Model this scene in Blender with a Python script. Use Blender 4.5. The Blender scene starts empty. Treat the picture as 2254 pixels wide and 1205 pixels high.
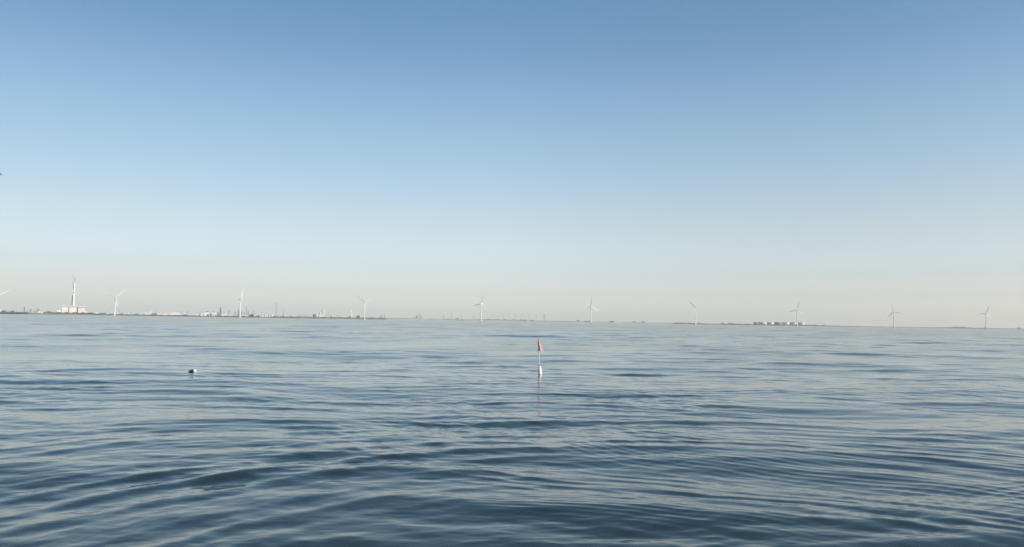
import bpy, bmesh, math, random
import numpy as np
from mathutils import Vector, Matrix, Euler

S = bpy.context.scene
C = S.collection
R = math.radians

# ------------------------------------------------------------------ camera
F, CX, CY = 1769.0, 1127.0, 602.5          # photograph 2254 x 1205
CAM_H = 2.1
cam = bpy.data.cameras.new('camera')
cam.sensor_width = 36.0
cam.lens = 36.0 * F / 2254.0
cam.clip_start = 0.1
cam.clip_end = 60000
camo = bpy.data.objects.new('camera', cam)
C.objects.link(camo)
camo.location = (0, 0, CAM_H)
CROT = Matrix.Rotation(R(90 + 3.397), 3, 'X') @ Matrix.Rotation(R(0.8835), 3, 'Z')
camo.rotation_euler = CROT.to_euler()
S.camera = camo

# ------------------------------------------------------------------ sky, sun, exposure
SUN_AZ, SUN_EL = 117.0, 24.0               # clockwise from the view direction (+Y)
w = bpy.data.worlds.new("World")
S.world = w
w.use_nodes = True
nt = w.node_tree
for n in list(nt.nodes):
    nt.nodes.remove(n)
wo = nt.nodes.new('ShaderNodeOutputWorld')
bg = nt.nodes.new('ShaderNodeBackground')
sky = nt.nodes.new('ShaderNodeTexSky')
sky.sky_type = 'NISHITA'
sky.sun_disc = False
sky.sun_elevation = R(SUN_EL)
sky.sun_rotation = R(SUN_AZ)
sky.altitude = 0
sky.air_density = 1.0
sky.dust_density = 2.0
sky.ozone_density = 2.0
bg.inputs['Strength'].default_value = 0.15
# air near the horizon is dusty: colour balance of the sky by elevation
tc = nt.nodes.new('ShaderNodeTexCoord')
sx = nt.nodes.new('ShaderNodeSeparateXYZ')
rp = nt.nodes.new('ShaderNodeValToRGB')
mx = nt.nodes.new('ShaderNodeMix')
mx.data_type = 'RGBA'
mx.blend_type = 'MULTIPLY'
mx.inputs[0].default_value = 1.0
nt.links.new(tc.outputs['Generated'], sx.inputs[0])
nt.links.new(sx.outputs['Z'], rp.inputs[0])
nt.links.new(sky.outputs[0], mx.inputs[6])
nt.links.new(rp.outputs[0], mx.inputs[7])
# the sky away from the sun (left) is less bright than the model has it
mrg = nt.nodes.new('ShaderNodeMapRange')
mrg.inputs['From Min'].default_value = -0.62; mrg.inputs['From Max'].default_value = -0.02
mrg.inputs['To Min'].default_value = 0.76; mrg.inputs['To Max'].default_value = 1.0
nt.links.new(sx.outputs['X'], mrg.inputs['Value'])
vm = nt.nodes.new('ShaderNodeVectorMath'); vm.operation = 'SCALE'
nt.links.new(mx.outputs[2], vm.inputs[0]); nt.links.new(mrg.outputs[0], vm.inputs['Scale'])
nt.links.new(vm.outputs[0], bg.inputs[0])
nt.links.new(bg.outputs[0], wo.inputs[0])
SKY_RAMP = [(0.0, (3.4, 3.3, 3.45)), (0.012, (2.5, 2.4, 2.6)), (0.035, (1.70, 1.60, 1.77)), (0.06, (1.39, 1.32, 1.46)),
            (0.115, (1.31, 1.18, 1.12)), (0.17, (1.18, 1.13, 1.08)), (0.223, (1.07, 1.11, 1.04)),
            (0.274, (0.95, 1.02, 1.04)), (0.324, (0.75, 0.92, 0.97)), (0.371, (0.67, 0.89, 0.94)),
            (0.46, (0.71, 0.94, 1.02)), (0.7, (0.77, 1.0, 1.09)), (1.0, (0.77, 1.0, 1.08))]
els = rp.color_ramp.elements
els[0].position, els[0].color = SKY_RAMP[0][0], (*SKY_RAMP[0][1], 1)
els[1].position, els[1].color = SKY_RAMP[-1][0], (*SKY_RAMP[-1][1], 1)
for p, c in SKY_RAMP[1:-1]:
    e = els.new(p)
    e.color = (*c, 1)

sun = bpy.data.lights.new('sun', 'SUN')
sun.energy = 3.6
sun.angle = R(0.5)
sun.color = (1.0, 0.93, 0.83)
suno = bpy.data.objects.new('sun', sun)
C.objects.link(suno)
sdir = Vector((math.sin(R(SUN_AZ)) * math.cos(R(SUN_EL)), math.cos(R(SUN_AZ)) * math.cos(R(SUN_EL)), math.sin(R(SUN_EL))))
suno.rotation_euler = sdir.to_track_quat('Z', 'Y').to_euler()
suno.location = (60, -25, 40)

S.view_settings.view_transform = 'Standard'
S.view_settings.look = 'None'
S.view_settings.gamma = 1.0
S.view_settings.use_curve_mapping = False
S.view_settings.exposure = 0.2
S.render.engine = 'CYCLES'
S.cycles.use_denoising = True
S.cycles.max_bounces = 6
S.cycles.volume_bounces = 1
S.cycles.caustics_reflective = False
S.cycles.caustics_refractive = False

# ------------------------------------------------------------------ helpers
CP = Vector((0, 0, CAM_H))

def ray(u, v):
    return CROT @ Vector(((u - CX) / F, -(v - CY) / F, -1.0))

def v_hor(u):
    """row of the true horizon in the photograph at column u"""
    lo, hi = 500.0, 900.0
    for _ in range(30):
        m = 0.5 * (lo + hi)
        if ray(u, m).z > 0: lo = m
        else: hi = m
    return 0.5 * (lo + hi)

def X_at(u, Y):
    d = ray(u, v_hor(u))
    return d.x / d.y * Y

def Z_at(u, v, Y):
    d = ray(u, v)
    return CAM_H + d.z / d.y * Y

MATS = {}
def mat(name, col, rough=0.7, var=0.12, scale=0.3, metal=0.0, col2=None, bump=0.0, spec=0.5):
    """procedural weathered material: two tones mixed by noise"""
    if name in MATS: return MATS[name]
    m = bpy.data.materials.new(name)
    m.use_nodes = True
    n = m.node_tree.nodes; l = m.node_tree.links
    b = n['Principled BSDF']
    t = n.new('ShaderNodeTexCoord')
    nz = n.new('ShaderNodeTexNoise')
    nz.inputs['Scale'].default_value = scale
    nz.inputs['Detail'].default_value = 5
    l.new(t.outputs['Object'], nz.inputs['Vector'])
    cr = n.new('ShaderNodeValToRGB')
    c2 = col2 or tuple(c * (1 - 2 * var) for c in col)
    cr.color_ramp.elements[0].position = 0.38
    cr.color_ramp.elements[1].position = 0.62
    cr.color_ramp.elements[0].color = (*c2, 1)
    cr.color_ramp.elements[1].color = (*col, 1)
    l.new(nz.outputs['Fac'], cr.inputs[0])
    l.new(cr.outputs[0], b.inputs['Base Color'])
    b.inputs['Roughness'].default_value = rough
    b.inputs['Metallic'].default_value = metal
    b.inputs['Specular IOR Level'].default_value = spec
    if bump:
        bp = n.new('ShaderNodeBump'); bp.inputs['Strength'].default_value = bump
        l.new(nz.outputs['Fac'], bp.inputs['Height']); l.new(bp.outputs[0], b.inputs['Normal'])
    MATS[name] = m
    return m

M_WHITE = mat('white_coating', (0.74, 0.73, 0.71), 0.45, 0.03, 0.05)
M_PALE = mat('pale_cladding', (0.72, 0.64, 0.59), 0.7, 0.08, 0.03)
M_CREAM = mat('cream_cladding', (0.66, 0.60, 0.50), 0.7, 0.08, 0.03)
M_SHED = mat('white_cladding', (0.66, 0.63, 0.58), 0.6, 0.05, 0.03)
M_GREY = mat('grey_cladding', (0.22, 0.22, 0.21), 0.7, 0.12, 0.03)
M_DARK = mat('dark_cladding', (0.09, 0.09, 0.09), 0.7, 0.15, 0.03)
M_STEEL = mat('galvanised_steel', (0.20, 0.20, 0.20), 0.5, 0.1, 0.2, 0.3)
M_RUST = mat('rust_brown_steel', (0.16, 0.12, 0.10), 0.7, 0.2, 0.1)
M_CONC = mat('concrete', (0.50, 0.48, 0.45), 0.8, 0.12, 0.05)
M_TANK = mat('tank_coating', (0.60, 0.57, 0.54), 0.55, 0.08, 0.05)
M_LEAF = mat('foliage', (0.070, 0.082, 0.045), 0.9, 0.25, 0.15)
M_TRUNK = mat('bark', (0.09, 0.07, 0.05), 0.9, 0.2, 0.5)
M_GRASS = mat('dike_grass', (0.22, 0.205, 0.17), 0.95, 0.2, 0.02, col2=(0.12, 0.115, 0.10))
M_ROCK = mat('breakwater_rock', (0.17, 0.155, 0.15), 0.95, 0.2, 0.12, col2=(0.08, 0.075, 0.075))
M_SAND = mat('dry_sand', (0.50, 0.44, 0.37), 0.95, 0.08, 0.02, col2=(0.40, 0.35, 0.29))
M_LAND = mat('flat_land', (0.30, 0.27, 0.21), 0.95, 0.15, 0.005, col2=(0.18, 0.17, 0.12))

def link(name, me, m, parent=None):
    o = bpy.data.objects.new(name, me)
    C.objects.link(o)
    if m is not None and not me.materials: me.materials.append(m)
    if parent is not None: o.parent = parent
    return o

def obj(name, bm, m, parent=None, smooth=False):
    bmesh.ops.recalc_face_normals(bm, faces=bm.faces)
    me = bpy.data.meshes.new(name)
    bm.to_mesh(me); bm.free()
    if smooth:
        me.polygons.foreach_set('use_smooth', [True] * len(me.polygons))
        try: me.set_sharp_from_angle(angle=R(40))
        except Exception: pass
    return link(name, me, m, parent)

def tag(o, label=None, cat=None, group=None, kind=None):
    if label: o['label'] = label
    if cat: o['category'] = cat
    if group: o['group'] = group
    if kind: o['kind'] = kind
    return o

def thing(name, label, cat, loc=(0, 0, 0), rz=0.0, group=None):
    o = bpy.data.objects.new(name, None)
    C.objects.link(o)
    o.location = loc; o.rotation_euler = (0, 0, rz)
    o.empty_display_size = 0.5
    return tag(o, label, cat, group)

def dup(root, loc, rz=None):
    c = root.copy(); C.objects.link(c); c.location = loc
    if rz is not None: c.rotation_euler = (0, 0, rz)
    for ch in list(root.children):
        d = ch.copy(); C.objects.link(d); d.parent = c
        for g in ch.children:
            e = g.copy(); C.objects.link(e); e.parent = d
    return c

def box(bm, x0, x1, y0, y1, z0, z1):
    vs = [bm.verts.new((x, y, z)) for z in (z0, z1) for y in (y0, y1) for x in (x0, x1)]
    for f in ((0, 1, 3, 2), (4, 5, 7, 6), (0, 1, 5, 4), (2, 3, 7, 6), (0, 2, 6, 4), (1, 3, 7, 5)):
        bm.faces.new([vs[i] for i in f])
    return vs

def ring(bm, c, r, n, ax=(Vector((1, 0, 0)), Vector((0, 1, 0)))):
    return [bm.verts.new(c + ax[0] * (r * math.cos(2 * math.pi * i / n)) + ax[1] * (r * math.sin(2 * math.pi * i / n))) for i in range(n)]

def loft(bm, rings, caps=True):
    for a, b in zip(rings, rings[1:]):
        n = len(a)
        for i in range(n):
            bm.faces.new((a[i], a[(i + 1) % n], b[(i + 1) % n], b[i]))
    if caps:
        bm.faces.new(rings[0]); bm.faces.new(rings[-1])

def lathe(bm, prof, n=16, at=(0, 0, 0)):
    a = Vector(at)
    loft(bm, [ring(bm, a + Vector((0, 0, z)), max(r, 1e-3), n) for z, r in prof])

def bar(bm, p, q, r0, r1=None, n=6):
    p, q = Vector(p), Vector(q)
    d = (q - p).normalized()
    a = d.orthogonal().normalized(); b = d.cross(a)
    loft(bm, [ring(bm, p, r0, n, (a, b)), ring(bm, q, r1 if r1 is not None else r0, n, (a, b))])

# ------------------------------------------------------------------ water
def build_water():
    rng = np.random.default_rng(11)
    # rows: finer close by, coarser far away
    rs = [0.6, 1.2, 1.8, 2.4, 3.0]
    while rs[-1] < 9600:
        r = rs[-1]
        if r < 5.5: d = 0.08
        elif r < 170: d = min(max(0.024, 0.21 * r * r / (CAM_H * 804)), 0.42)
        else: d = min(0.42 + (r - 170) * 0.016, 120.0)
        rs.append(r + d)
    rs = np.array(rs)
    fine = np.linspace(R(-52), R(52), 1100)
    side = np.concatenate([np.linspace(R(52), R(308), 150)[1:-1]])
    th = np.concatenate([fine, side])          # closed ring, 0 = +Y
    nr, nth = len(rs), len(th)
    dth = np.empty(nth); dth[:1100] = fine[1] - fine[0]; dth[1100:] = R(256 / 149)
    X = np.outer(rs, np.sin(th)); Y = np.outer(rs, np.cos(th))
    RR = np.repeat(rs[:, None], nth, 1)
    DR = np.gradient(rs)[:, None] * np.ones((1, nth))
    DT = RR * dth[None, :]
    Z = np.zeros_like(X)
    miss = np.zeros_like(X)
    # slow warp of the phases so that no crest is a ruler-straight line
    def warp(x, y, lam, k, seed):
        g = np.random.default_rng(seed)
        o = np.zeros_like(x)
        for i in range(k):
            a = g.uniform(0, 2 * np.pi); L = lam * g.uniform(.6, 1.8)
            o += np.sin((x * np.cos(a) + y * np.sin(a)) * 2 * np.pi / L + g.uniform(0, 6.28))
        return o / math.sqrt(k)
    wx = X + 0.35 * warp(X, Y, 7.0, 5, 3); wy = Y + 0.35 * warp(X, Y, 6.0, 5, 4)
    patch = np.clip(0.85 + 0.25 * warp(X, Y, 11.0, 6, 5), 0.15, 1.5)      # gusts: ripples come in patches
    patch2 = np.clip(0.9 + 0.25 * warp(X, Y, 28.0, 6, 6), 0.2, 1.6)
    bands = [(0.12, 0.26, 14, 0.015, 60, True), (0.26, 0.55, 18, 0.024, 44, True), (0.55, 1.1, 14, 0.025, 40, True),
             (0.55, 1.1, 12, 0.020, 16, True), (1.1, 2.2, 16, 0.026, 38, False), (1.1, 2.2, 10, 0.018, 16, False),
             (2.2, 4.5, 18, 0.019, 34, False), (4.5, 9, 16, 0.0165, 34, False),
             (9, 20, 16, 0.016, 32, False), (20, 60, 16, 0.014, 32, False)]
    for lo, hi, n, slope, spread, gust in bands:
        mod = patch if gust else patch2
        for i in range(n):
            L = math.exp(rng.uniform(math.log(lo), math.log(hi)))
            a = R(90 + 4) + R(spread) * rng.normal() * 0.75      # travels along the view axis, give or take
            k = 2 * math.pi / L
            kx, ky = k * math.cos(a), k * math.sin(a)
            amp = slope * math.sqrt(2.0 / n) / k
            # how well the sheet can carry this wavelength here
            st, ct = np.sin(th)[None, :], np.cos(th)[None, :]
            kr = np.abs(kx * st + ky * ct); kt = np.abs(kx * ct - ky * st)
            q = np.maximum(kr * DR, kt * DT) / (2 * math.pi)       # cycles per cell
            t = np.clip((0.42 - q) / 0.2, 0, 1); wt = t * t * (3 - 2 * t)
            ph = rng.uniform(0, 2 * math.pi)
            if wt.max() > 0:
                arg = kx * wx + ky * wy + ph
                c = np.cos(arg)
                Z += amp * wt * mod * (c + 0.18 * np.cos(2 * arg))
            miss += (1 - wt * wt) * (slope ** 2 / n) * mod ** 2
    # the wake of a boat: long curved crests crossing the foreground
    def packet(p0, p1, bend, lam, amp, width, seed, edge=1.5):
        nonlocal Z
        p0 = np.array(p0); p1 = np.array(p1); d = p1 - p0; Ln = np.hypot(*d); d = d / Ln
        nx, ny = -d[1], d[0]
        s = (X - p0[0]) * d[0] + (Y - p0[1]) * d[1]
        h = (X - p0[0]) * nx + (Y - p0[1]) * ny
        h = h + bend * ((s / Ln) - 0.5) ** 2 * 4 + 0.11 * warp(X, Y, 3.0, 5, seed)
        env = np.clip(.85 + .3 * warp(X, Y, 2.2, 5, seed + 40), .1, 1.5) * np.exp(-(h / width) ** 2) * np.clip((s + edge) / edge, 0, 1) * np.clip((Ln + edge - s) / edge, 0, 1)
        q = np.maximum(DR, DT * 0.5) / lam
        t = np.clip((0.42 - q) / 0.2, 0, 1)
        Z += amp * env * t * (np.cos(2 * math.pi * h / lam) + 0.25 * np.cos(4 * math.pi * h / lam + .4))
    def arc(cx, cy, rad, lam, amp, width, a0, a1, seed):
        """ring-shaped wake crests, strongest between two bearings from their centre"""
        nonlocal Z
        d = np.hypot(X - cx, Y - cy); be = np.degrees(np.arctan2(X - cx, Y - cy))
        h = d - rad + 0.13 * warp(X, Y, 3.6, 5, seed) + 0.30 * warp(X, Y, 12.0, 4, seed + 1)
        f = 22.0
        env = np.exp(-(h / width) ** 2) * np.clip((be - a0) / f, 0, 1) * np.clip((a1 - be) / f, 0, 1)
        env = env * np.clip(.85 + .35 * warp(X, Y, 3.0, 5, seed + 2), .1, 1.5)
        q = np.maximum(DR, DT * 0.5) / lam
        t = np.clip((0.42 - q) / 0.2, 0, 1)
        ph = 2 * math.pi * h / lam * (1 + 0.04 * h)
        Z += amp * env * t * (np.cos(ph) + 0.22 * np.cos(2 * ph + .3))
    arc(2.2, 5.6, 8.0, 0.78, 0.0120, 1.4, -95, 100, 60)
    arc(2.6, 3.6, 12.8, 0.95, 0.0065, 2.0, -80, 70, 64)
    arc(1.6, 4.6, 5.6, 0.62, 0.0055, 1.1, -100, 95, 68)
    packet((1.2, 13.5), (7.5, 9.0), -0.3, 0.27, 0.0022, 1.2, 22, 1.0)
    packet((2.5, 15.5), (10.5, 11.0), 0.2, 0.34, 0.0030, 1.3, 23, 1.5)
    packet((0.2, 9.2), (2.6, 8.4), 0.1, 0.15, 0.0019, 0.6, 24, 0.7)
    packet((4.4, 8.8), (7.0, 10.9), 0.2, 0.22, 0.0020, 0.9, 27, 0.9)
    packet((0.0, 11.2), (6.5, 7.6), 0.3, 0.42, 0.0045, 1.0, 25, 1.0)
    def height(x, y):
        i = int(np.argmin(np.abs(rs - math.hypot(x, y)))); j = int(np.argmin(np.abs(th - math.atan2(x, y))))
        return float(Z[max(0, i - 2):i + 3, max(0, j - 2):j + 3].mean())
    WATER['h'] = height
    V = np.empty((nr * nth + 1, 3), np.float32)
    V[:-1, 0] = X.ravel(); V[:-1, 1] = Y.ravel(); V[:-1, 2] = Z.ravel()
    V[-1] = (0, 0, 0)
    i = np.arange(nr - 1)[:, None] * nth; j = np.arange(nth)[None, :]; j2 = (j + 1) % nth
    quads = np.stack([i + j, i + nth + j, i + nth + j2, i + j2], -1).reshape(-1, 4)[:, ::-1]
    tri = np.stack([np.full(nth, nr * nth), np.arange(nth), (np.arange(nth) + 1) % nth], -1)[:, ::-1]
    nq, ntr = len(quads), len(tri)
    me = bpy.data.meshes.new('water')
    me.vertices.add(len(V)); me.vertices.foreach_set('co', V.ravel())
    me.loops.add(nq * 4 + ntr * 3)
    me.loops.foreach_set('vertex_index', np.concatenate([quads.ravel(), tri.ravel()]).astype(np.int32))
    me.polygons.add(nq + ntr)
    me.polygons.foreach_set('loop_start', np.concatenate([np.arange(nq) * 4, nq * 4 + np.arange(ntr) * 3]).astype(np.int32))
    me.polygons.foreach_set('use_smooth', np.ones(nq + ntr, bool))
    me.update(calc_edges=True)
    at = me.attributes.new('ripple', 'FLOAT', 'POINT')
    at.data.foreach_set('value', np.append(np.sqrt(miss).ravel(), 0.05).astype(np.float32))
    m = bpy.data.materials.new('sea_water')
    m.use_nodes = True
    n = m.node_tree.nodes; l = m.node_tree.links
    b = n['Principled BSDF']
    b.inputs['Base Color'].default_value = (0.016, 0.028, 0.026, 1)
    b.inputs['IOR'].default_value = 1.333
    # ripples too fine for the sheet roughen its gloss instead
    a = n.new('ShaderNodeAttribute'); a.attribute_name = 'ripple'
    mr = n.new('ShaderNodeMapRange')
    mr.inputs['From Min'].default_value = 0.0; mr.inputs['From Max'].default_value = 0.09
    mr.inputs['To Min'].default_value = 0.03; mr.inputs['To Max'].default_value = WATER_FAR_ROUGH
    l.new(a.outputs['Fac'], mr.inputs['Value']); l.new(mr.outputs[0], b.inputs['Roughness'])
    t = n.new('ShaderNodeTexCoord')
    prev = None
    for sc_, st_, di in ((13.0, 0.45, 0.0035), (4.0, 0.3, 0.014), (0.35, 0.12, 0.12), (0.045, 0.2, 0.7)):
        mp = n.new('ShaderNodeMapping'); mp.inputs['Scale'].default_value = (0.45, 1.0, 1.0)
        nz = n.new('ShaderNodeTexNoise'); nz.inputs['Scale'].default_value = sc_; nz.inputs['Detail'].default_value = 3.5
        nz.inputs['Distortion'].default_value = 0.3
        bp = n.new('ShaderNodeBump'); bp.inputs['Strength'].default_value = st_; bp.inputs['Distance'].default_value = di
        l.new(t.outputs['Object'], mp.inputs[0]); l.new(mp.outputs[0], nz.inputs['Vector'])
        l.new(nz.outputs['Fac'], bp.inputs['Height'])
        if prev: l.new(prev.outputs[0], bp.inputs['Normal'])
        prev = bp
    l.new(prev.outputs[0], b.inputs['Normal'])
    o = link('water', me, m)
    tag(o, kind='structure')
    return o

WATER_FAR_ROUGH = 0.21
WATER = {}
build_water()

# ------------------------------------------------------------------ far shore
def turb_Y(u):
    return 80 * F / (40.6 - 0.0033 * (u - 252))

def shore_Y(u):
    return turb_Y(u) + 45

def interp(tab, u):
    for (a, p), (b, q) in zip(tab, tab[1:]):
        if u <= b: return p + (q - p) * max(0.0, (u - a) / (b - a))
    return tab[-1][1]

CREST = [(-600, 2.6), (-60, 3.0), (8, 3.6), (30, 2.8), (62, 3.0), (64, 1.7), (110, 2.0), (150, 2.0), (190, 2.0), (252, 1.6), (300, 0.9), (480, 0.8), (528, 0.9),
         (620, 1.6), (700, 2.2), (800, 2.4), (846, 2.2), (870, 3.6), (905, 3.9), (960, 3.2), (1040, 2.6), (1070, 2.7),
         (1127, 2.7), (1160, 2.3), (1250, 2.4), (1300, 1.8), (1440, 2.2), (1480, 1.8), (1530, 1.6), (1700, 1.3), (1800, 1.2),
         (1920, 0.8), (2060, 1.0), (2115, 2.0), (2135, 1.4), (2160, 1.3), (2200, 0.9), (2330, 0.9), (2700, 0.9)]

def crest_z(u):
    return CAM_H + interp(CREST, u) * shore_Y(u) / F

def strip(name, u0, u1, rows, m, step=4, extra=0.0, seed=1, jit=0.25):
    """shore strip between two columns: rows = (metres inland, share of the crest height)"""
    rg = random.Random(seed)
    bm = bmesh.new(); grid = []
    n = max(2, int((u1 - u0) / step))
    for i in range(n + 1):
        u = u0 + (u1 - u0) * i / n
        Yb = shore_Y(u) + extra
        cz = crest_z(u)
        col = []
        for dy, s in rows:
            y = Yb + dy + (rg.uniform(-2, 2) if 0 < dy < 200 else 0)
            z = cz * s + (rg.uniform(-jit, jit) if s > 0 else 0)
            col.append(bm.verts.new((X_at(u, y), y, z)))
        grid.append(col)
    for a, b in zip(grid, grid[1:]):
        for k in range(len(rows) - 1):
            bm.faces.new((a[k], b[k], b[k + 1], a[k + 1]))
    o = obj(name, bm, m, smooth=True)
    tag(o, kind='structure')
    return o

DIKE = [(0, -0.3), (4, 0.2), (18, 0.85), (24, 1.0), (30, 1.0), (60, 0.5)]
BEACH = [(0, -0.2), (8, 0.12), (40, 0.55), (70, 0.9), (90, 1.0), (130, 0.6)]
strip('breakwater', -700, 64, DIKE, M_ROCK, extra=260, seed=2)
strip('dike', 62, 850, DIKE, M_GRASS, seed=3)
strip('beach', 850, 1482, BEACH, M_SAND, seed=4)
strip('dike', 1482, 1880, DIKE, M_GRASS, seed=5)
strip('beach', 1880, 2800, BEACH, M_LAND, seed=6)
strip('land', -700, 2800, [(50, 0.62), (600, 0.62), (2000, 0.6), (5400, 0.6)], M_LAND, step=60, jit=0.0, seed=7)
LZ = 2.6                                     # level of the ground behind the shore

# ---- vegetation
def leaf_mesh(name, w, h, d, n, seed, flat=False):
    """crown of leaf-sized faces spread through a lumpy volume"""
    rg = random.Random(seed)
    bm = bmesh.new()
    lobes = [(rg.uniform(-.5, .5) * w * .7, rg.uniform(-.4, .4) * d * .7, h * rg.uniform(.3, .72), rg.uniform(.22, .36)) for _ in range(9)]
    for _ in range(n):
        lx, ly, lz, lr = rg.choice(lobes)
        v = Vector((rg.gauss(0, 1), rg.gauss(0, 1), rg.gauss(0, 1))).normalized() * rg.uniform(.55, 1.05)
        c = Vector((lx + v.x * lr * w, ly + v.y * lr * d, lz + v.z * lr * h * 1.1))
        if c.z < 0.03 * h: c.z = 0.03 * h
        s = rg.uniform(.05, .1) * (w * h) ** .5
        a = Vector((rg.gauss(0, 1), rg.gauss(0, 1), rg.gauss(0, 1))).normalized() * s
        b = a.orthogonal().normalized() * s * rg.uniform(.6, 1)
        bm.faces.new([bm.verts.new(c + q) for q in (-a - b, a - b, a + b, -a + b)])
    me = bpy.data.meshes.new(name); bm.to_mesh(me); bm.free()
    return me

def tree(u, wpx, v_top, Y, label, cat='tree', name='tree', group=None, seed=1, base=None):
    k = Y / F
    b = crest_z(u) * 0.9 if base is None else base
    W = wpx * k; H = max(2.0, Z_at(u, v_top, Y) - b)
    t = thing(name, label, cat, (X_at(u, Y), Y, b), 0, group)
    link('crown', leaf_mesh('crown', W, H, min(W, 14), 260, seed), M_LEAF, t)
    bm = bmesh.new()
    for i, dx in enumerate((0,)):
        bar(bm, (dx * W, 0, -1.0), (dx * W + .06 * W, 0, H * .6), .35, .15)
        bar(bm, (dx * W + .03 * W, 0, H * .3), (dx * W + .14 * W, 0.5, H * .62), .18, .08)
    obj('trunk', bm, M_TRUNK, t)
    return t

def hedge(u0, u1, px, Y, seed, name='tree_line', gap=0.0):
    """a far wood that reads as one mass: leaf-sized faces along a line"""
    rg = random.Random(seed)
    bm = bmesh.new(); k = Y / F
    ph = [rg.uniform(0, 6.28) for _ in range(4)]
    u = u0
    while u < u1:
        hh = px * (0.62 + .25 * math.sin(u * .35 + ph[0]) + .2 * math.sin(u * .9 + ph[1]) + .12 * math.sin(u * 2.3 + ph[2]))
        if hh > gap:
            for _ in range(5):
                z = crest_z(u) * .8 + rg.uniform(0, 1) ** .8 * hh * k
                c = Vector((X_at(u, Y), Y + rg.uniform(-8, 8), z)); s = rg.uniform(.6, 1.7)
                a = Vector((rg.gauss(0, 1), rg.gauss(0, .4), rg.gauss(0, .6))).normalized() * s
                b = a.orthogonal().normalized() * s
                bm.faces.new([bm.verts.new(c + q) for q in (-a - b, a - b, a + b, -a + b)])
        u += 0.35
    me = bpy.data.meshes.new(name); bm.to_mesh(me); bm.free()
    o = link(name, me, M_LEAF)
    tag(o, kind='stuff')
    return o

def wood(u0, u1, px, dY, seed, label):
    o = hedge(u0, u1, px, shore_Y(0.5 * (u0 + u1)) + dY, seed)
    tag(o, label, 'trees')

wood(5, 62, 1.8, 330, 31, 'dark low scrub along the breakwater at the far left')
wood(96, 204, 3.6, 160, 32, 'grey-green trees in front of the power station')
wood(205, 440, 1.6, 160, 33, 'low scrub on the dike below the white sheds')
wood(476, 565, 2.0, 160, 34, 'low scrub on the dike below the refinery columns')
wood(600, 846, 1.7, 160, 35, 'low scrub on the dike beside the long grey shed')
wood(1044, 1158, 1.6, 110, 36, 'dark band of shrubs on the beach crest below the pylons')
wood(1486, 1545, 1.3, 60, 37, 'thin scrub at the foot of the three-bladed turbine')
wood(1600, 1800, 1.1, 60, 38, 'thin scrub in front of the oil tanks')
wood(2100, 2124, 1.4, 200, 39, 'hazy scrub on the low shore near the right edge')

for i, (u, wp, vt, lab) in enumerate([
        (6, 9, 683.6, 'rounded dark tree clump at the extreme left of the shore'),
        (27, 6, 684.2, 'small dark tree clump left of the dark silo tower'),
        (105, 5, 684.8, 'peaked grey tree between the pale heap and the power station'),
        (266, 9, 690.0, 'dark bush just right of the leftmost full wind turbine'),
        (407, 10, 692.2, 'dark bushes in front of the small white house left of the dome roof'),
        (554, 9, 691.6, 'dark violet tree clump right of the refinery columns'),
        (568, 6, 694.4, 'dark bush in front of the row of white storage drums'),
        (788, 6, 695.0, 'dark tree standing just left of the Y-shaped turbine'),
        (988, 5, 702.4, 'dark bush on the beach at the foot of the ball-topped mast'),
        (1004, 4, 701.8, 'left half of a pair of dark bushes on the pale beach'),
        (1008, 3.5, 700.9, 'taller right half of a pair of dark bushes on the pale beach'),
        (1018, 3.5, 702.9, 'small lone bush right of the paired bushes on the beach'),
        (1156, 6, 704.0, 'round dark bush ending the band of shrubs under the pylons'),
        (1171, 7, 704.6, 'flat dark bush left of the solitary dark pylon'),
        (1273, 6, 705.2, 'compact dark bush on the sand left of the upright-bladed turbine'),
        (1297, 6, 706.4, 'dark bush touching the foot of the upright-bladed turbine'),
        (1290, 7, 707.0, 'flat trailing bush beside the upright-bladed turbine'),
        (1347, 9, 707.2, 'dark bush alone on the sand right of the upright-bladed turbine'),
        (1395, 9, 708.2, 'faint flat bush, left one of two on the far dunes'),
        (1416, 9, 708.2, 'dark flat bush, right one of two on the far dunes'),
        (1591, 5, 711.4, 'small bush on the dike right of the three-bladed turbine'),
        (1610, 14, 711.8, 'long low bush on the dike left of the oil tanks'),
        (2136, 5, 720.6, 'small hazy tree left of the last wind turbine'),
        (2168, 7, 721.6, 'dark bush at the foot of the last wind turbine')]):
    tree(u, wp, vt, shore_Y(u) + (70 if u > 900 else 190), lab, 'bush' if 'bush' in lab else 'tree', 'bush' if 'bush' in lab else 'tree', seed=50 + i,
         group='bushes and trees on the far shore')

# ---- wind turbines
def blade_mesh():
    bm = bmesh.new()
    secs = [(1.2, 1.0, 1.0, -30), (4, 1.1, 0.9, -34), (9, 2.0, .50, -40), (16, 1.75, .38, -36), (28, 1.25, .26, -31), (39, .8, .17, -29), (45, .5, .11, -28), (46.5, .12, .05, -28)]
    rings = []
    for z, ch, th, tw in secs:
        r = []
        for i in range(10):
            a = 2 * math.pi * i / 10
            x, y = ch * math.cos(a) + (0.35 * ch if z > 5 else 0), th * math.sin(a)
            t = R(tw)
            r.append(bm.verts.new((x * math.cos(t) - y * math.sin(t), x * math.sin(t) + y * math.cos(t) - 0.0006 * z * z, z)))
        rings.append(r)
    loft(bm, rings)
    return bm

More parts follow.
